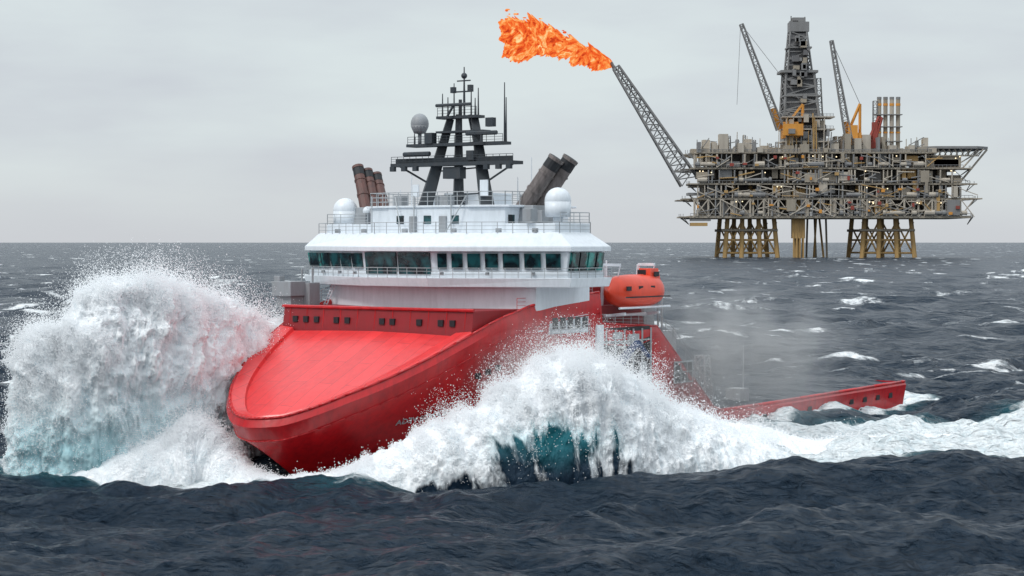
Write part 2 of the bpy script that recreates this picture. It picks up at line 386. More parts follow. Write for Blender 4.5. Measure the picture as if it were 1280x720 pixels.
def tl_right(P,S,c,st_,wd):
    x=P[...,0];z=P[...,2]
    top=np.interp(x,[-10,-6,-2,2,6,9,12,15],[-2.5,.8,4.0,6.2,6.2,4.8,2.2,-2.5])+2.4*wd+1.2*st_
    r=sstep(1.6,-1.6,z-top)*sstep(.54,.42,c)[None,:]
    cl=r*(.74+.75*st_+.6*wd)
    return cl,r*sstep(1.5,5.5,z+2*wd)*1.1
ridge('wave_crest',qw,[(-17,178,.8,2,3,0),(-13.5,178,2.2,3,3,0),(-8.5,178.5,4.4,4,4,.3),(-4.3,180,6.5,6,4,1),(-1.4,182,9.1,8,3.5,2),(1.8,184,11.0,9,4,3),(4.6,185.5,11.1,9,4,3),(8,187,9.2,9,4.5,2.4),(12,189,6.8,8,6,1),(17,192,4.8,8,6,.5),(23,195,3.5,8,7,0),(30,197,1.8,8,8,0),(38,199,.4,7,8,0)],840,280,1.1,240000,.7,151,tl_right,.7,(.12,.1,0))
ws=empty('ship_wake')
ridge('wake_foam',ws,[(20,197,.5,6,6,0),(34,202,1.8,8,8,0),(48,206,1.8,9,9,0),(62,210,1.8,10,10,0),(80,216,1.4,10,10,0),(100,222,.6,10,10,0)],460,150,.9,55000,.6,171,None,.6)
# wind-blown spray mist: real scattering volumes
def mist(name,loc,sz,dens,parent):
    m,nt,b=newmat(name);nt.nodes.remove(b);L=nt.links
    vs_=nt.nodes.new('ShaderNodeVolumeScatter');vs_.inputs['Color'].default_value=(.98,.99,1,1);vs_.inputs['Anisotropy'].default_value=.0
    tc=nt.nodes.new('ShaderNodeTexCoord');n=nt.nodes.new('ShaderNodeTexNoise');n.inputs['Scale'].default_value=.16;n.inputs['Detail'].default_value=3
    L.new(tc.outputs['Object'],n.inputs['Vector'])
    ln=nt.nodes.new('ShaderNodeVectorMath');ln.operation='LENGTH'
    mpp=nt.nodes.new('ShaderNodeMapping');mpp.inputs['Scale'].default_value=tuple(1/s for s in sz);L.new(tc.outputs['Object'],mpp.inputs[0]);L.new(mpp.outputs[0],ln.inputs[0])
    mr=nt.nodes.new('ShaderNodeMapRange');mr.inputs[1].default_value=1;mr.inputs[2].default_value=.2;mr.inputs[3].default_value=0;mr.inputs[4].default_value=dens
    L.new(ln.outputs['Value'],mr.inputs[0])
    mr2=nt.nodes.new('ShaderNodeMapRange');mr2.inputs[1].default_value=.36;mr2.inputs[2].default_value=.62
    L.new(n.outputs[0],mr2.inputs[0])
    mu=nt.nodes.new('ShaderNodeMath');mu.operation='MULTIPLY';L.new(mr.outputs[0],mu.inputs[0]);L.new(mr2.outputs[0],mu.inputs[1]);L.new(mu.outputs[0],vs_.inputs['Density'])
    L.new(vs_.outputs[0],nt.nodes['Material Output'].inputs['Volume'])
    q=MB();q.sphere((0,0,0),1,20,12,sz);o=q.obj(name,m,parent);o.location=loc
mist('spray_cloud',(21,213,9),(17,9,11),.16,ws)
mist('crest_mist',(3,187,11),(10,3.6,5),.22,qw)

# ------------------------------------------------------------------ ship
ship=empty('supply_ship',(-23.5,179.5,0),math.radians(234))
SH=lambda p:(-p[0],p[1],p[2])
def S(): return MB(SH)
def interp(T,x): return float(np.interp(x,[t[0] for t in T],[t[1] for t in T]))
ZR=[(0,6.1),(1,6.3),(2,6.8),(5,8.3),(10,10.4),(15,12.6),(20,14.6),(25,15.8),(29,16.3),(37,16.9),(37.4,13.7),(48,13.1),(60,3.7),(62,3.2),(109,3.8)]
def B(b,stem,ent,mx,p,q):
    t=min(1,max(0,(b-stem)/ent));return mx*(1-(1-t)**p)**q
st=[0,.04,.12,.3,.55,.9,1.3,1.8,2.4,3,3.8,4.8,6,7.5,9,11,13,15,16.9,17,19,21,23,25,27,29,31,34,37,37.4,40,44,48,50,52,54,56,58,60,62,70,80,90,100,108,109]
levels=[('rim',0,26,13,2.2,.60),('bulge',-.35,26,13.25,2.2,.60),('band',.25,27,13.15,2.2,.62),('flare',2.4,33,12.95,2.0,.84),('mid',4.4,40,12.8,1.9,.94),('wl',6.2,46,12.6,1.8,1.0),('low',7.5,50,12.4,1.8,1.0),('keel',9,52,11,1.8,1.0)]
rows=[]
for b in st:
    zr=interp(ZR,b);row=[]
    for k,(nm,s0,ent,mx_,p,q) in enumerate(levels):
        bb=b+s0*(1-b/30) if b<30 else b
        y=B(bb,s0,ent,mx_,p,q)
        dz=1 if b<48 else .5
        zt=zr-2.1*dz
        z=[zr,zr-.8*dz,zt,zt*.62,zt*.3,0,-3,-7][k]
        row.append((bb,y,z))
    rows.append(row)
hull_=S();deck=S();n=len(levels)
for sgn in(1,-1):
    vs=[(p[0],p[1]*sgn,p[2]) for r_ in rows for p in r_]
    fs=[(i*n+j,i*n+j+1,(i+1)*n+j+1,(i+1)*n+j) for i in range(len(rows)-1) for j in range(n-1)]
    hull_.add(vs,fs)
tr=rows[-1];hull_.add([(p[0],p[1],p[2]) for p in tr]+[(p[0],-p[1],p[2]) for p in tr[::-1]],[tuple(range(2*n))])
def weld(o,ang):
    bm=bmesh.new();bm.from_mesh(o.data);bmesh.ops.remove_doubles(bm,verts=bm.verts,dist=.02);bmesh.ops.recalc_face_normals(bm,faces=bm.faces);bm.to_mesh(o.data);bm.free()
    md=o.modifiers.new('e','EDGE_SPLIT');md.split_angle=math.radians(ang)
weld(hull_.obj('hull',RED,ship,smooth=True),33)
dr_=[]
for i_,b in enumerate(st):
    zr=interp(ZR,b);y=rows[i_][0][1];k=1-b/17
    if b<16.95:
        pr=[(b,y,zr),(b+.12,y*.975,zr+.24),(b+1.3*k,y*.84,zr+.10),(b+1.42*k,y*.825,zr-.22),(b+1.42*k,y*.4,zr-.08),(b+1.42*k,0,zr-.0)]
    else:
        dz=1.1
        pr=[(b,y,zr),(b,y-.3,zr+.02),(b,y-.32,zr-dz*.5),(b,y-.34,zr-dz),(b,y*.4,zr-dz+.05),(b,0,zr-dz+.08)]
    dr_.append(pr)
ia_=st.index(62)
for sgn in(1,-1):
    vs=[(p[0],p[1]*sgn,p[2]) for r_ in dr_[:ia_+1] for p in r_]
    deck.add(vs,[(i*6+j,i*6+j+1,(i+1)*6+j+1,(i+1)*6+j) for i in range(ia_) for j in range(5)])
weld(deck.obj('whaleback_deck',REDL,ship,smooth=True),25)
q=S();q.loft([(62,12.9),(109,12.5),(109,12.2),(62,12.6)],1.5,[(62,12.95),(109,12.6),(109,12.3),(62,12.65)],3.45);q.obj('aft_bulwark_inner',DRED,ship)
# green water washing over the low aft deck
bb=np.linspace(60.5,109.2,170);vv=np.linspace(-12.9,12.3,90);BB,VV=np.meshgrid(bb,vv,indexing='ij')
ZZ=np.interp(BB,[60,62,109],[3.5,3.3,3.85])+.30*fbm(BB/4,VV/2.5,0.,4,401)+.1-.5*sstep(5,12,VV)+.4*sstep(-7,-12.5,VV)+.15*sstep(104,109,BB)
Pw=np.stack([-BB,VV,ZZ],-1)
fw=.3*sstep(0,.5,fbm(BB/5,VV/3,0.,4,402))+.6*sstep(76,62,BB)
grid_mesh('deck_wash',Pw,WATER,{'foam':fw,'teal':0*fw},ship)
q=S()
for sgn in(1,-1):
    for i in range(len(rows)-1):
        a=rows[i][0];b=rows[i+1][0]
        if sgn<0 and a[0]>=48: continue
        q.beam((a[0]-.02,a[1]*sgn,a[2]),(b[0]-.02,b[1]*sgn,b[2]),.13 if a[0]<60 else .2,n=6)
        if rows[i][0][0]<48 :
            a=rows[i][2];b=rows[i+1][2];q.beam((a[0],a[1]*sgn,a[2]),(b[0],b[1]*sgn,b[2]),.08,n=5)
    q.beam((62,12.95*sgn,2.2),(108.8,12.95*sgn,2.6),.14)
q.obj('rim_and_fenders',RED,ship,smooth=True)
q=S()
q.loft([(17,-11.9),(17,11.9),(24,12.3),(33,12.3),(33,-12.3),(24,-12.3)],12.2,[(17.5,-11.9),(17.5,11.9),(24,12.3),(33,12.3),(33,-12.3),(24,-12.3)],15.5)
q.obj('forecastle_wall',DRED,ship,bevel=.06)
q=S()
q.beam((17.4,-12,15.55),(17.4,12,15.55),.16);q.rail([(24,12.2,15.5),(33,12.2,15.5)]);
for v in np.arange(-11,11.5,2.2): q.beam((17.15,v,12.6),(17.45,v,15.4),.07,n=4)
q.obj('forecastle_coaming',RED,ship)
q=S()
for v in(-10.2,-8.8,-7.4,-4.8,-3.4,1,2.3,5.6,8.2,9.6):
    q.box((17.25,v,14.3),(.2,.6,.6))
q.obj('wall_scuttles',BLACK,ship)

def scl(P,sx,sy=None,c=(28,0)): sy=sy or sx;return [((p[0]-c[0])*sx+c[0],(p[1]-c[1])*sy+c[1]) for p in P]
BR=[(26.4,-16.5),(21,-4.2),(21,4.2),(26.4,16.5),(32.6,16.5),(32.6,10.5),(38,10.5),(38,-10.5),(32.6,-10.5),(32.6,-16.5)]
q=S()
LH=[(25.8,-13.2),(22.3,-4.4),(22.3,4.4),(25.8,13.2),(35,13.2),(38,11),(38,-11),(35,-13.2)]
q.loft(LH,15.3,LH,17.7)
q.loft(scl(BR,1.10,1.02),17.6,scl(BR,1.14,1.035),18.5)
q.loft(BR,18.4,BR,19.05)
q.loft(scl(BR,.985,.985),19.0,scl(BR,1.02,1.005),21.1,)
q.loft(scl(BR,1.12,1.03),21.05,scl(BR,1.12,1.03),21.5)
q.loft(scl(BR,1.12,1.03),21.502,scl(BR,.82,.93),22.9)
UH=[(27,-8.6),(25.6,-5),(25.6,5),(27,8.6),(38,8.6),(38,-8.6)]
q.loft(UH,22.3,UH,25.4);q.loft(scl(UH,1.07,(1.06)),25.4,scl(UH,1.07,1.06),25.62)
for sg in(1,-1):
    a=[(27,14.6*sg),(27,8.6*sg),(33,8.6*sg),(33,14.6*sg)];q.loft(a,22.6,a,23.8)
q.box((34,0,26.3),(5,5,1.4))
q.obj('bridge_superstructure',WHITE,ship,bevel=.05)
gl=S();glg=S()
def panes(a,b,z0,z1,widths,mb,lean=.25,gap=.16):
    a=Vector((a[0],a[1],0));b=Vector((b[0],b[1],0));d=(b-a);Ln=d.length;d.normalize()
    nrm=Vector((d.y,-d.x,0))
    if nrm.x>0 and abs(nrm.x)>.3: nrm=-nrm
    if abs(nrm.x)<=.3: nrm=Vector((0,math.copysign(1,a.y),0))
    tot=sum(widths);x=0
    for w_ in widths:
        ww=w_/tot*Ln;p=a+d*(x+gap/2);r_=a+d*(x+ww-gap/2);x+=ww
        o0=nrm*.10;o1=nrm*(.12+lean)
        mb.add([tuple(p+o0+Vector((0,0,z0))),tuple(r_+o0+Vector((0,0,z0))),tuple(r_+o1+Vector((0,0,z1))),tuple(p+o1+Vector((0,0,z1))),
                tuple(p-nrm*.2+Vector((0,0,z0))),tuple(r_-nrm*.2+Vector((0,0,z0))),tuple(r_-nrm*.1+Vector((0,0,z1))),tuple(p-nrm*.1+Vector((0,0,z1)))],
               [(0,1,2,3),(4,5,1,0),(3,2,6,7),(0,3,7,4),(1,5,6,2)])
panes((21,-4.2),(21,4.2),18.8,20.95,[1,1],gl,gap=.3)
panes((21.15,4.5),(26.2,16.1),19.35,20.85,[.8,.9,1,1,1.2,1.2,1.1],gl,gap=.5)
panes((26.2,-16.1),(21.15,-4.5),19.35,20.85,[1,.9,.9,1,1],gl,gap=.5)
panes((26.6,16.5),(32.3,16.5),19.2,20.95,[1,1,1,1],glg,gap=.25)
panes((26.35,-16.3),(24.8,-12.9),19.38,20.86,[1],glg)
for bb in(28,30.5,33,35.5): gl.box((bb,8.62,24.2),(1.0,.1,.9))
for vv in(-3.5,0,3.5): gl.box((25.58,vv,24.2),(.1,.9,.8))
for vv in(-10,-7,): gl.box((23.4+(abs(vv)-4.4)*.25,vv,16.7),(.12,.6,.6))
gl.obj('bridge_windows',GLASS,ship);glg.obj('wing_windows',GLASSG,ship)
q=S()
bal=scl(BR,1.14,1.03)
q.rail([(p[0],p[1],18.5) for p in bal[:5]],h=.95,sp=1.2,r=.04)
q.rail([(p[0],p[1],22.8) for p in scl(BR,.86,.93)],h=1.1,closed=True,r=.045)
q.rail([(p[0],p[1],25.6) for p in UH],h=1.35,closed=True,r=.055,sp=1.2)
q.rail([(28,14.5,23.8),(33,14.5,23.8),(33,9,23.8)],r=.05);q.rail([(33,-14.5,23.8),(27,-14.5,23.8),(27,-9,23.8)],r=.05)
q.rail([(33,12.2,16.8),(37,12.2,16.8)])
q.rail([(37.5,12.7,13.6),(48,12.7,13.1)]);q.rail([(38,10.3,17.3),(48,10.3,17.3),(48,-4,17.3)],r=.05)
q.rail([(25.7,-13,16.3),(22.5,-12.6,15.6)])
for v in(-7,-1.5,3.2): q.beam((25.3,v,22.4),(25.3,v,26.6),.07)
q.beam((24.2,-2.2,22.4),(25.4,-4,26.5),.06);q.beam((24.2,3,22.4),(25.4,5,26.5),.06)
q.obj('railings',STEEL,ship)
q=S()
for p in((25.5,-1.8,23.6),(25.5,2,23.6)): q.box(p,(.16,.9,1.9))
for p in((27,11.6,24.6),(29,-11,24.4),(30.5,10.5,24.5),(35,6,26.2),(35,-6,26.2),(27.5,1,26),(33,7,26.1),(27.6,-5,26.1)): q.box(p,(1.2,1.0,1.2))
for v in(-12,-8,-2,4,9,13): q.box((24.2+abs(v)*.13,v,23.1),(.4,.5,.4))
for v in(-13,-9,-5.5,5.5,9.5,13.5): q.box((20.1+(abs(v)-4.2)*.5+.1,v,18.9),(.25,.35,.3))
q.obj('deck_lockers',GREY,ship,bevel=.04)
q=S()
for sy,zz in((-14,25.3),(13.3,26.0)):
    q.sphere((29.3,sy,zz),1.3,20,12);q.beam((29.3,sy,zz-1.6),(29.3,sy,zz-.1),1.25,1.3,n=20);q.beam((29.3,sy,23.4),(29.3,sy,zz-1.3),.5,n=10)
q.sphere((29.6,-11.2,25.2),.5);
q.obj('satcom_domes',WHITE,ship,smooth=True)
qb=S()
for v0,sg,nm,mt in((-11.3,-1,'exhaust_pipes_starboard',BROWN),(8.7,1,'exhaust_pipes_port',FGREY)):
    q=S();q2=S()
    qb.loft([(29,v0-1.7),(29,v0+1.7),(33.5,v0+1.7),(33.5,v0-1.7)],22.8,[(29.5,v0-1.5),(29.5,v0+1.5),(33,v0+1.5),(33,v0-1.5)],25.6)
    for k in range(3 if sg<0 else 2):
        o_=(k-1)*1.05 if sg<0 else (k-.5)*1.6
        a=Vector((31+o_*.9,v0+o_*.45,25.2));d=Vector((1.3,3.1*sg,4.9)) if sg>0 else Vector((1.4,-2.3,4.6-.4*k))
        R1=.62 if sg<0 else .84
        q.beam(a,a+d,R1,R1*.92,n=16);q.beam(a+d*.985,a+d*1.04,R1*1.02,n=16)
        q.beam(a+d*.35,a+d*.40,R1*1.07,n=16);q.beam(a+d*.7,a+d*.73,R1*1.04,n=16)
        q2.beam(a+d*1.02,a+d*1.043,R1*.85,n=16);q2.beam(a+d*.82,a+d*1.0,R1*.97,R1*.945,n=16)
    q.obj(nm,mt,ship);q2.obj(nm+'_sooty_tops',BLACK,ship)
qb.obj('funnel_casings',GREY,ship,bevel=.05)
q=S();M=31
for v0,v1 in((-4.0,-1.5),(4.0,1.6)):
    q.beam((M-.8,v0,25.5),(M+.3,v1,34.6),.95,.5,n=4)
q.beam((M+.2,-.4,25.5),(M,-.2,35),.75,.4,n=4)
q.beam((M+2.6,1.8,25.5),(M+.8,.6,35),.4,.3,n=4)
q.beam((M,0,25.6),(M,0,36.5),.28,.18,n=8)
q.box((M-.8,0,29.9),(1.9,15.6,.34));q.box((M-.4,0,31.9),(1.7,12.2,.3));q.box((M,0,34.7),(1.4,5.2,.28));q.box((M-.2,.5,33.2),(1.4,6,.2))
q.box((M-1.2,0,30.3),(.12,15,.55))
q.rail([(M-1.6,-7.8,30.05),(M-1.6,7.8,30.05)],h=.7,sp=.8);q.rail([(M-1,-6.1,32),(M-1,6.1,32)],h=.8,sp=1);q.rail([(M-.6,-2.5,34.8),(M-.6,2.5,34.8)],h=.9,sp=.7)
q.beam((M-1.2,-2.2,35.9),(M-1.2,2.2,35.9),.17);q.beam((M-1.1,-.8,34.8),(M-1.1,0,35.9),.14)
q.beam((M-1.5,-6.2,31.0),(M-1.5,-2.8,31.0),.24);q.beam((M-1.6,2,32.9),(M-1.6,5.8,32.9),.22);q.beam((M-1.6,3.9,32),(M-1.6,3.9,32.9),.16)
for a,h_ in((-2.3,37.2),(2.3,37.6),(-.8,38.2),(.5,39.6),(5.8,36.5),(-5.2,33.1),(1.4,37.6),(-6.0,33.2),(-1.6,36.8),(1.9,36.6)):
    z0=34.8 if abs(a)<3 else 32
    q.beam((M,a,z0),(M,a,h_),.1,.05)
q.beam((M,5.6,32),(M,5.6,38.0),.11,.05);q.beam((M,.5,36),(M,.5,39.8),.14,.06)
q.beam((M,-.9,37.3),(M,1.3,37.3),.08);q.beam((M,-.4,38.4),(M,1.3,38.4),.07)
q.sphere((M,.5,38.9),.32,8,6);q.box((M,1.3,37.6),(.45,.45,.7));q.box((M,-.9,37.5),(.45,.45,.6))
for v in(-7.5,-6,-4.5,4.6,6.1,7.4): q.box((M-1.7,v,29.5),(.4,.55,.5))
q.box((M-1,-3.1,32.6),(.8,1,1.1));q.box((M-1,4.6,34),(.6,.9,.9));q.box((M-1,0,29),(1,2.2,1.2));q.box((M-1.2,2.4,30.7),(.8,.9,1.0))
q.beam((M-.8,-7.5,29.9),(M-.5,-2.9,27.6),.11);q.beam((M-.8,7.5,29.9),(M-.5,2.9,27.6),.11)
for k in range(3):
    q.beam((M-.6+k*.13,-3.3+k*.5,26.6+k*2.6),(M-.6+k*.13,3.3-k*.5,26.6+k*2.6+.3),.1,n=4)
q.obj('mast',DARK,ship)
q=S();q.beam((M,-5.3,32),(M,-5.3,33.4),.22);q.sphere((M,-5.3,34.2),.95,16,10,(1,1,1.15));q.beam((M,-5.3,33.2),(M,-5.3,34),.6,.95,n=16)
q.obj('mast_radome',GREY,ship,smooth=True)
q=S()
for a,h_ in((-5,29.5),(7.5,30.5),(8.3,28.8),(-8.0,29),(5.8,28.5),(-9.5,27.5)): q.beam((33,a,25.6),(33,a,h_),.07,.04)
q.box((M-1.7,4.3,27.4),(.1,1,1.6));q.box((M-1.9,-4.3,27.2),(.1,.8,1.3))
q.obj('whip_antennas',WHITE,ship)

q=S()
q.loft([(34,-11.5),(34,11.8),(49,11.0),(49,-11.5)],12.5,[(34,-11.5),(34,11.8),(48,11.0),(48,-11.5)],15.4)
q.box((35.5,12.7,15.0),(3.5,.5,1.5))
q.loft([(37,-9.5),(37,9.5),(46,9.5),(46,-9.5)],15.3,[(37,-9.5),(37,9.5),(45,9.5),(45,-9.5)],17.3)
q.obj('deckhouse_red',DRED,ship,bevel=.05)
q=S()
q.box((31.5,13.08,13.9),(6.8,.16,1.9));q.box((27,12.98,13.9),(1.4,.16,1.3))
q.box((36.9,13.12,11.0),(1.3,.3,5.2))
q.beam((42,8,17.3),(42,8,21),.12);q.beam((46,8,17.3),(46,8,20),.1)
q.obj('side_gallery_panels',WHITE,ship,bevel=.03)
q=S()
for k in range(5): q.box((29+k*1.3,13.2,14.0),(.85,.12,1.1))
q.box((42,13.1,10.0),(8.8,.16,6.4))
q.box((53.2,13.12,8.0),(3.6,.1,2.1))
for k in range(12): q.box((64+k*3.7,13.08,2.0+k*.03),(1.0,.1,.8))
for bb in(71,80,89,97): q.box((bb,13.08,.9),(1.8,.1,.4))
for k in range(3): q.box((17+k*1.6,12.78,9.5+.3*k),(.55,.3,.55))
q.obj('side_recess_dark_panels',BLACK,ship)  # shallow black panels; shade of deep openings is put into their colour
q=S()
for k in range(6): q.beam((38+k*1.7,13.25,6.9),(38+k*1.7,13.25,13.0),.12,n=4)
for z_ in(7.2,8.6,10.2,11.8): q.beam((37.6,13.25,z_),(46.4,13.25,z_),.09,n=4)
q.box((39.2,13.3,9.2),(1.3,.2,2.4));q.box((44.8,13.3,8.4),(1.4,.2,2.2));q.box((43,13.3,11.9),(2.0,.2,1.1));q.box((40,13.3,12.4),(1.6,.2,.7))
q.beam((51.5,13.22,8),(54.9,13.22,8),.07);q.beam((52.6,13.22,7),(52.6,13.22,9),.07);q.beam((53.9,13.22,7),(53.9,13.22,9),.07)
for p,s_ in(((53.2,13.2,9.1),(3.8,.1,.16)),((53.2,13.2,6.9),(3.8,.1,.16)),((51.35,13.2,8),(.16,.1,2.2)),((55.05,13.2,8),(.16,.1,2.2))): q.box(p,s_)
for k in range(12): q.box((64+k*3.7,13.1,2.5+k*.03),(1.2,.12,.12))
q.rail([(28.2,13.25,12.7),(35,13.25,12.7)],h=1.0,r=.05)
q.obj('recess_fittings',STEEL,ship)
q=S();q.beam((38.8,13.8,9.3),(42.5,14.1,11.6),.5,.36,n=6);q.beam((42.5,14.1,11.6),(44.8,14.1,10.0),.36,.24,n=6);q.box((39,13.6,8.6),(1.4,.8,1.5));q.beam((39.4,13.9,8.7),(41.5,14.1,10.7),.16)
q.obj('side_crane',BLUE,ship)
lb=S();secs=[]
Lc,L2=44.3,5.0
for i in range(17):
    t=-1+2*i/16;sx=Lc+t*L2;f=(1-abs(t)**3.2)**.55 if abs(t)<1 else .02
    secs.append([(sx,12.6+1.75*f*math.cos(a),16.6+(2.0 if math.sin(a)>0 else 1.5)*f**(.8)*math.copysign(abs(math.sin(a))**.85,math.sin(a))+.25*t*t) for a in np.linspace(0,2*math.pi,18)[:-1]])
vs=[p for s_ in secs for p in s_];nn_=17
lb.add(vs,[(i*nn_+j,i*nn_+(j+1)%nn_,(i+1)*nn_+(j+1)%nn_,(i+1)*nn_+j) for i in range(16) for j in range(nn_)])
lb.loft([(46,11.7),(46,13.5),(48.2,13.4),(48.2,11.8)],17.8,[(46.3,11.9),(46.3,13.3),(48,13.2),(48,12)],19.2)
lb.obj('lifeboat',ORANGE,ship,smooth=True).modifiers.new('e','EDGE_SPLIT').split_angle=math.radians(40)
q=S()
for k in(40.8,43,45.3): q.box((k,14.18,17.2),(.8,.15,.45))
q.box((45.7,12.6,18.8),(.1,1,.5));q.box((47.2,13.5,18.6),(.9,.1,.5))
q.beam((40,14.3,16.3),(48.6,14.3,16.3),.07)
q.obj('lifeboat_windows',BLACK,ship)
q=S()
q.beam((39.4,13.9,15.2),(49.2,13.9,15.2),.12)
for bb in(41,47.6):
    q.beam((bb,10.5,13.2),(bb,11,19.6),.22,n=4);q.beam((bb,11,19.6),(bb,13,19.6),.2,n=4);q.beam((bb,13,19.6),(bb,12.7,18.4),.06)
    q.beam((bb,10.2,14.2),(bb,13.6,14.6),.2,n=4)
q.beam((39.6,12,14.4),(49.4,12,14.4),.16)
q.obj('lifeboat_davits',WHITE,ship)
q=S()
for k in range(12):
    bb=50+k*1.2; q.box((bb,random.uniform(4,11),interp(ZR,bb)+random.uniform(0,1.6)),(random.uniform(.6,1.6),1.5,random.uniform(1,2.8)))
q.box((50,9.5,13.8),(2,2.6,2.6));q.box((54.5,7,10),(5,6,4.5))
q.beam((49.6,12.2,13),(49.6,12.2,17.2),.1);q.beam((51.5,11.5,12),(51.5,11.5,16.2),.1);q.beam((49.6,12.2,16.8),(51.5,11.5,16.2),.08)
q.rail([(49,12.6,13.2),(52,12.6,11.6),(56,12.6,8.6),(60,12.7,4.6)],h=1.2)
q.truss((66,8,3),(66,8,9),1.6,1.2,5,.12);q.truss((70,4,3),(70,4,8),1.6,1.2,4,.12);q.beam((66,8,9),(70,4,8),.12);q.box((68,6,4.4),(3,3,2.4));q.box((74,8,4),(2,2,1.6))
q.beam((79,6,3),(79,6,9.5),.12,.05);q.beam((79,5.2,6),(79,6.8,6),.05)
q.obj('aft_deck_gear',GREY,ship)
q=S()
q.box((21,-14.2,17.2),(3.0,2.6,1.5));q.box((21,-14.2,16.0),(2.2,2.0,1.4));q.box((20,-14.9,18.1),(.8,.8,.8));q.beam((22,-13.6,17.6),(22,-13.6,19.2),.12);q.beam((22.4,-12.5,17.7),(22.4,-12.5,19.3),.12)
q.box((22.5,-12.8,16.6),(1.6,1.0,2.4))
q.obj('boat_winch',GREY,ship,bevel=.05)
q=S();
q.beam((24.2,-12.6,15.4),(24.6,-11.6,17.8),.07);q.beam((24.2,-12.2,15.4),(24.6,-11.2,17.8),.07)
for k in range(7): q.beam((24.2+.05*k,-12.6+.14*k,15.6+.33*k),(24.2+.05*k,-12.2+.14*k,15.6+.33*k),.05,n=4)
q.obj('ladder',WHITE,ship)
tx=bpy.data.curves.new('ship_name','FONT');tx.body='SKANDI VEGA';tx.size=.9;tx.extrude=.02;tx.align_x='CENTER'
to=bpy.data.objects.new('ship_name',tx);scene.collection.objects.link(to);to.data.materials.append(STEEL);to.parent=ship
ia=st.index(11)+1
pa=Vector(SH(rows[ia-2][4]));pb=Vector(SH(rows[ia+2][4]));pu=Vector(SH(rows[ia][3]));pd=Vector(SH(rows[ia][4]))
xa=-(pb-pa).normalized();ya=(pu-pd);ya=(ya-xa*ya.dot(xa)).normalized();za=xa.cross(ya)
if za.dot(Vector((0,1,0)))<0: za=-za
Mx=Matrix(((xa.x,ya.x,za.x),(xa.y,ya.y,za.y),(xa.z,ya.z,za.z))).to_4x4()
c=Vector(SH(rows[ia][3]))*.85+Vector(SH(rows[ia][4]))*.15+za*.25
to.matrix_local=Matrix.Translation(c)@Mx

# ------------------------------------------------------------------ oil platform
plat=empty('oil_platform',(434,2750,0),0,1.1)
BEI=paint('plat_beige',(.36,.315,.25),.8,.5,(.15,.125,.105),.06,bump=0)
BEI2=paint('plat_cream',(.48,.43,.36),.8,.5,(.24,.20,.165),.06,bump=0)
PGR=paint('plat_grey',(.235,.235,.235),.8,.5,(.14,.13,.12),.06,bump=0)
PDK=paint('plat_dark_hazed',(.14,.135,.13),.9,.3,scale=.06,bump=0)  # distance haze put into the colour: platform darks lifted
PTW=paint('plat_tower',(.15,.15,.155),.9,.3,scale=.06,bump=0)
PYE=paint('plat_yellow',(.46,.29,.11),.7,.5,(.22,.14,.08),.06,bump=0)
POR=paint('plat_orange',(.68,.30,.05),.7,.3,(.3,.12,.04),.06,bump=0)
PRD=paint('plat_red',(.30,.05,.035),.7,.3,scale=.06,bump=0)
pc=lambda p:(p[0]-1035,p[1],322-p[2])
def Q(): return MB(pc)
D=70
dk=Q();be=Q();b2=Q();gr=Q();ye=Q();orr=Q();rd=Q();PD2=Q()
R_=random.Random(5)
for cx in(932,1100):
    for dx in(-30,-10,12,33):
        for dy in(-45,45):
            ye.beam((cx+dx*.9,dy,272),(cx+dx*1.05,dy*1.1,330),2.9,n=8)
    for dy in(-45,45):
        for a,b in((-30,-10),(-10,12),(12,33)):
            ye.beam((cx+a,dy,278),(cx+b,dy,318),1.1);ye.beam((cx+b,dy,278),(cx+a,dy,318),1.1)
        ye.beam((cx-32,dy,300),(cx+34,dy,300),1.3);ye.beam((cx-30,dy,316),(cx+34,dy,316),1.2);be.beam((cx-34,dy-4,288),(cx+34,dy-4,288),1.6)
for k in range(7): (ye if k%2 else be).beam((1002+k*5,R_.uniform(-30,30),262),(1002+k*5,R_.uniform(-30,30),328),1.4)
ye.box((990,-56,268),(16,8,60));ye.beam((990,-50,250),(990,-50,328),4.5,n=8)
for k in range(4): ye.beam((984+k*4,-60,235),(984+k*4,-60,328),1.0)
decks=[(857,1198,272,3),(860,1200,250,2.5),(866,1196,232,2),(858,1188,213,2),(866,1150,194,2)]
for (x0,x1,y,t) in decks:
    be.box(((x0+x1)/2,0,y),(x1-x0,2*D,t))
    for i in range(int((x1-x0)/5)+1): gr.beam((x0+5*i,-D-1,y),(x0+5*i,-D-1,y-4),.3,n=3)
    gr.beam((x0,-D-1,y-4),(x1,-D-1,y-4),.35,n=3)
    for xe,s_ in((x0,-1),(x1,1)):
        for k in range(3):
            w_=R_.uniform(5,14);be.box((xe+s_*w_/2,R_.uniform(-60,50),y),(w_,R_.uniform(15,40),1.5))
            gr.beam((xe+s_*w_,-50,y),(xe,-50,y+9),.6,n=4);gr.beam((xe+s_*w_,-50,y),(xe+s_*w_,-50,y-4),.4,n=3)
for x in range(862,1196,17):
    b2.beam((x,-D,272),(x,-D,250),1.3,n=4);b2.beam((x,-D,272),(x+17,-D,250),.9,n=4);b2.beam((x+17,-D,272),(x,-D,250),.7,n=4)
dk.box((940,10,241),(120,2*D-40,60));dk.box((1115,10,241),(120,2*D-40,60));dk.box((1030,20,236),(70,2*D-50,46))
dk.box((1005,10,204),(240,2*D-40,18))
lv=[(250,271),(233,249),(214,231),(195,212)]
allm=[be,be,b2,b2,gr,dk,be,be,b2,ye,gr]
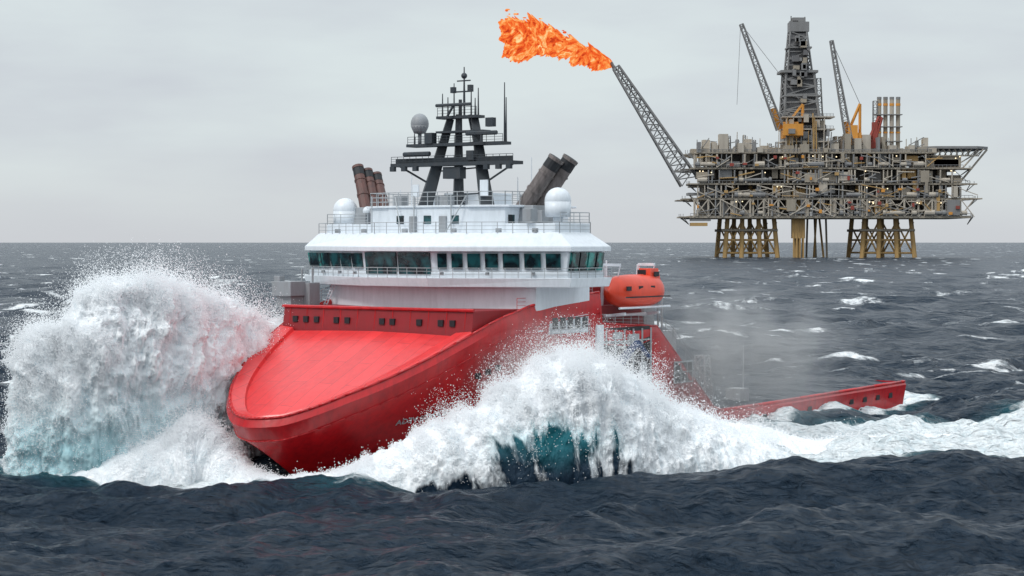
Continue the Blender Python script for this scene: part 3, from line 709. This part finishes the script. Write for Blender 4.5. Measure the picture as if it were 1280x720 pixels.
for li,(ya_,yb_) in enumerate(lv):
    for dpt in(0,22):
        x=862+R_.uniform(0,6)
        while x<1188-(40 if li==3 else 0):
            w_=R_.choice([3,4,5,6,8,12,18]);h_=R_.uniform(.3,1.0)*(yb_-ya_);T=R_.choice(allm)
            yy=-D+dpt+R_.uniform(2,14);base=yb_-R_.choice([0,0,0,5])
            if R_.random()<.72: T.box((x+w_/2,yy,base-h_/2-1),(w_*.86,R_.uniform(6,14),h_))
            if R_.random()<.5: (b2 if R_.random()<.6 else gr).beam((x,-D-R_.uniform(0,3),ya_+1),(x,-D-1,yb_),R_.uniform(.5,1.2),n=5)
            if R_.random()<.5: R_.choice([b2,gr,ye,b2]).beam((x,-D-2,R_.uniform(ya_,yb_)),(x+R_.uniform(8,30),-D-2,R_.uniform(ya_+3,yb_)),R_.uniform(.35,.9),n=5)
            if R_.random()<.25: R_.choice([b2,gr]).beam((x,-D,yb_-4),(x+w_,-D,yb_-4),R_.uniform(2,3.6),n=10)
            if R_.random()<.12: R_.choice([orr,ye,rd]).box((x,-D-3,R_.uniform(ya_+4,yb_-2)),(R_.uniform(2,5),3,R_.uniform(2,5)))
            x+=w_+R_.uniform(0,4)
for dpt in(-60,-20,30):
    x=866
    while x<1150:
        w_=R_.uniform(2,11);tall=(880<x<900 or 915<x<935 or 1035<x<1092)
        h_=R_.uniform(10,24) if tall else R_.uniform(2,13)
        T=R_.choice([be,b2,gr,be,b2]);T.box((x+w_/2,dpt+R_.uniform(-8,8),194-h_/2),(w_,R_.uniform(8,20),h_))
        if R_.random()<.5:T.beam((x,dpt,194),(x,dpt,194-R_.uniform(8,26)),.5,n=5)
        if R_.random()<.3:gr.beam((x,dpt,194-h_),(x+R_.uniform(8,22),dpt,194-R_.uniform(3,20)),.6,n=5)
        if R_.random()<.2:gr.truss((x,dpt,194),(x,dpt,194-R_.uniform(12,24)),4,3,4,.5)
        x+=w_+R_.uniform(1,7)
gr.rail([(866,-68,194),(1150,-68,194)],h=-4,r=.3,sp=5)
gr.box((1002,-10,186),(50,50,56));be.box((1002,-30,205),(56,46,46))
for yy in(150,165,180,196,212): b2.box((1002,-40,yy),(64,40,1.5));gr.rail([(972,-60,yy),(1032,-60,yy)],h=-4,r=.25,sp=4)
for k in range(46): R_.choice([be,gr,b2,dk,gr]).box((975+R_.uniform(0,54),-52+R_.uniform(-8,4),R_.uniform(150,225)),(R_.uniform(2,9),8,R_.uniform(3,12)))
for k in range(16):
    x=974+R_.uniform(0,56);R_.choice([b2,gr,ye]).beam((x,-62,R_.uniform(145,170)),(x+R_.uniform(-3,3),-62,225),R_.uniform(.4,1),n=5)
gr.truss((998,-10,158),(996,-10,92),44,34,7,1.7);gr.truss((996,-10,92),(995,-10,42),30,20,6,1.3)
PD2.loft([(977,-28),(1018,-28),(1018,8),(977,8)],158,[(980,-24),(1013,-24),(1013,6),(980,6)],96)
PD2.loft([(983,-22),(1008,-22),(1008,2),(983,2)],96,[(987,-19),(1004,-19),(1004,-1),(987,-1)],44)
for k in range(26):
    yy=R_.uniform(50,155);hw=8+ (yy-50)*.12;R_.choice([gr,be,PD2]).box((996+R_.uniform(-hw,hw),-28,yy),(R_.uniform(3,8),10,R_.uniform(3,9)))
gr.box((995,-10,92),(46,40,3));gr.box((999,-10,122),(46,42,2));gr.box((996,-10,62),(30,28,2));gr.box((996,-10,36),(24,22,12));gr.box((996,-10,27),(16,14,5));gr.box((990,-10,31),(10,14,5))
gr.beam((987,-10,34),(987,-10,22),.8);gr.beam((1004,-10,34),(1004,-10,23),.8)
gr.truss((1022,-20,160),(1020,-20,100),7,5,8,.5)
def crane(tip,foot,body,w):
    gr.truss((foot[0],-55,foot[1]),(tip[0],-55,tip[1]),w,w*.45,14,.85)
    orr.box((body[0],-50,body[1]),(body[2]*.6,18,body[3]));orr.box((body[0]+body[2]*.3,-50,body[1]+3),(body[2]*.5,14,body[3]*.5))
    orr.beam((body[0]-body[2]*.3,-50,body[1]),(body[0]+body[2]*.5,-50,body[1]-body[3]*1.6),1.8,n=4)
    orr.beam((body[0]+body[2]*.5,-50,body[1]-body[3]*1.6),(body[0]+body[2]*.5,-50,body[1]),1.8,n=4)
    orr.beam((foot[0],-52,foot[1]),(foot[0]+(tip[0]-foot[0])*.2,-52,foot[1]+(tip[1]-foot[1])*.2),3.4,n=4)
    gr.beam((body[0]+body[2]*.5,-50,body[1]-body[3]*1.6),(tip[0],-55,tip[1]),.35,n=4)
    be.beam((body[0],-50,body[1]),(body[0],-50,205),5,n=10)
crane((920,37),(968,165),(980,166,32,20),9);crane((1030,57),(1052,180),(1056,172,20,24),8)
orr.box((982,-66,166),(24,6,14));gr.box((980,-70,168),(8,3,6))
gr.beam((919,-55,40),(915,-55,135),.25,n=4)
rd.truss((1078,-50,186),(1091,-50,150),8,4,5,1.5);rd.box((1079,-50,184),(16,14,8));rd.box((1084,-50,168),(6,8,24))
for k in range(4):
    x=1095+k*7.8
    (be if k!=2 else b2).beam((x,-20,192),(x,-20,126),2.6,n=10);orr.beam((x,-20,134),(x,-20,131),2.9,n=10);orr.beam((x,-20,168),(x,-20,166),2.9,n=10);gr.beam((x,-20,126),(x,-20,123),2.8,n=10)
for yy in(178,160,145): gr.box((1106,-20,yy),(34,12,1))
gr.truss((1090,-20,192),(1090,-20,128),5,5,8,.5)
for_=[(1142,-40),(1156,-58),(1208,-58),(1225,-40),(1225,20),(1208,38),(1156,38),(1142,20)]
gr.loft(for_,188.5,for_,185.5)
for x in range(1146,1222,7): b2.beam((x,-56,189),(x+ (5 if x<1200 else -8),-50,197),.7,n=4);gr.beam((x,-56,189),(x-5,-50,197),.6,n=4)
b2.beam((1146,-54,197),(1212,-50,197),.8);b2.beam((1224,-40,189),(1192,-40,228),1.2);b2.beam((1212,-50,190),(1190,-50,214),1.0);b2.beam((1205,-40,197),(1190,-50,205),.8)
be.box((1168,-20,204),(44,60,14));b2.box((1172,-46,206),(30,8,9));b2.box((1150,-30,180),(6,8,12));be.beam((1147,-30,190),(1147,-30,176),2)
gr.truss((858,-40,228),(768,-40,88),23,8,17,1.5,rd=.85)
gr.beam((850,-36,210),(766,-38,86),.9);gr.beam((766,-40,90),(762,-40,82),2.2,n=8)
gr.box((862,-50,244),(14,30,3));b2.beam((856,-60,244),(870,-60,262),1)
ye.box((868,-60,281),(20,20,4));ye.box((1085,-64,262),(8,8,20));gr.box((870,-60,276),(24,20,2))
for (T,nm,mt) in ((dk,'module_interiors',PDK),(be,'deck_modules',BEI),(b2,'cream_modules',BEI2),(gr,'grey_steelwork',PGR),(ye,'jacket_legs',PYE),(orr,'crane_houses',POR),(rd,'red_crane',PRD),(PD2,'derrick_cladding',PTW)):
    T.obj(nm,mt,plat)
lm,nt,b=newmat('deck_lamp');b.inputs['Emission Color'].default_value=(1,.75,.35,1);b.inputs['Emission Strength'].default_value=1.5
q=Q()
for k in range(26): q.box((R_.uniform(866,1190),-D-3,R_.choice([216,235,253,198])+R_.uniform(0,3)),(1.2,1,1.2))
q.obj('deck_lamps',lm,plat)

# ------------------------------------------------------------------ flame
fm,nt,b=newmat('gas_flame');L=nt.links
nt.nodes.remove(b)
geo=nt.nodes.new('ShaderNodeTexCoord');n1=nt.nodes.new('ShaderNodeTexNoise');n1.inputs['Scale'].default_value=.045;n1.inputs['Detail'].default_value=8;n1.inputs['Roughness'].default_value=.62;n1.inputs['Distortion'].default_value=2.2
L.new(geo.outputs['Object'],n1.inputs['Vector'])
r=nt.nodes.new('ShaderNodeValToRGB');e=r.color_ramp.elements
e[0].position=.34;e[0].color=(.45,.035,.012,1);e[1].position=.68;e[1].color=(1,.82,.42,1)
k=e.new(.44);k.color=(.90,.11,.02,1);k=e.new(.54);k.color=(1,.32,.07,1)
L.new(n1.outputs[0],r.inputs[0]);em=nt.nodes.new('ShaderNodeEmission');em.inputs[1].default_value=1.0;L.new(r.outputs[0],em.inputs[0])
L.new(em.outputs[0],nt.nodes['Material Output'].inputs[0])
fl=empty('flare_flame')
tip=Vector((434+1.1*(764-1035),2750-44,1.1*(322-84)))
ns=200;nc=120
t=np.linspace(0,1,ns)
cx=tip.x-150*t;cz=tip.z+40*np.sin(t*1.6)+4*np.sin(t*14)*t
rw=(3.5+26*t**.75)*(1-sstep(.82,1.02,t))**.5*(.8+.3*np.abs(np.sin(t*9+1)))
ph=np.linspace(0,2*math.pi,nc)
Pf=np.stack([cx[:,None]+0*ph,tip.y+rw[:,None]*.8*np.cos(ph),cz[:,None]+rw[:,None]*.8*np.sin(ph)],-1)
rdn=np.stack([np.full((ns,nc),-.8),np.cos(ph)[None,:]+np.zeros((ns,1)),np.sin(ph)[None,:]+np.zeros((ns,1))],-1)
dd=(fbm(Pf[...,0]/16,Pf[...,1]/16,Pf[...,2]/16,6,301,.6)*34+ (1-np.abs(fbm(Pf[...,0]/11,Pf[...,1]/11,Pf[...,2]/11,3,302))*2)*4)*np.clip(rw/16,0.1,1)[:,None]
Pf=Pf+rdn*dd[...,None]
grid_mesh('flame_body',Pf-np.array(tip),fm,{},fl);fl.location=tip
lk=MB()
for k in range(34):
    t_=R_.uniform(.4,.98);i=min(ns-1,int(t_*ns));a=R_.uniform(0,6.28);rr_=rw[min(i,165)]*R_.uniform(.9,1.25)
    lk.sphere((cx[i]-tip.x,R_.uniform(-6,6),cz[i]-tip.z+math.sin(a)*rr_),R_.uniform(.6,1.9),8,6,(R_.uniform(1.2,2.6),1,R_.uniform(.5,1)))
lk.obj('flame_licks',fm,fl,smooth=True)
print('total',time.time()-T0)
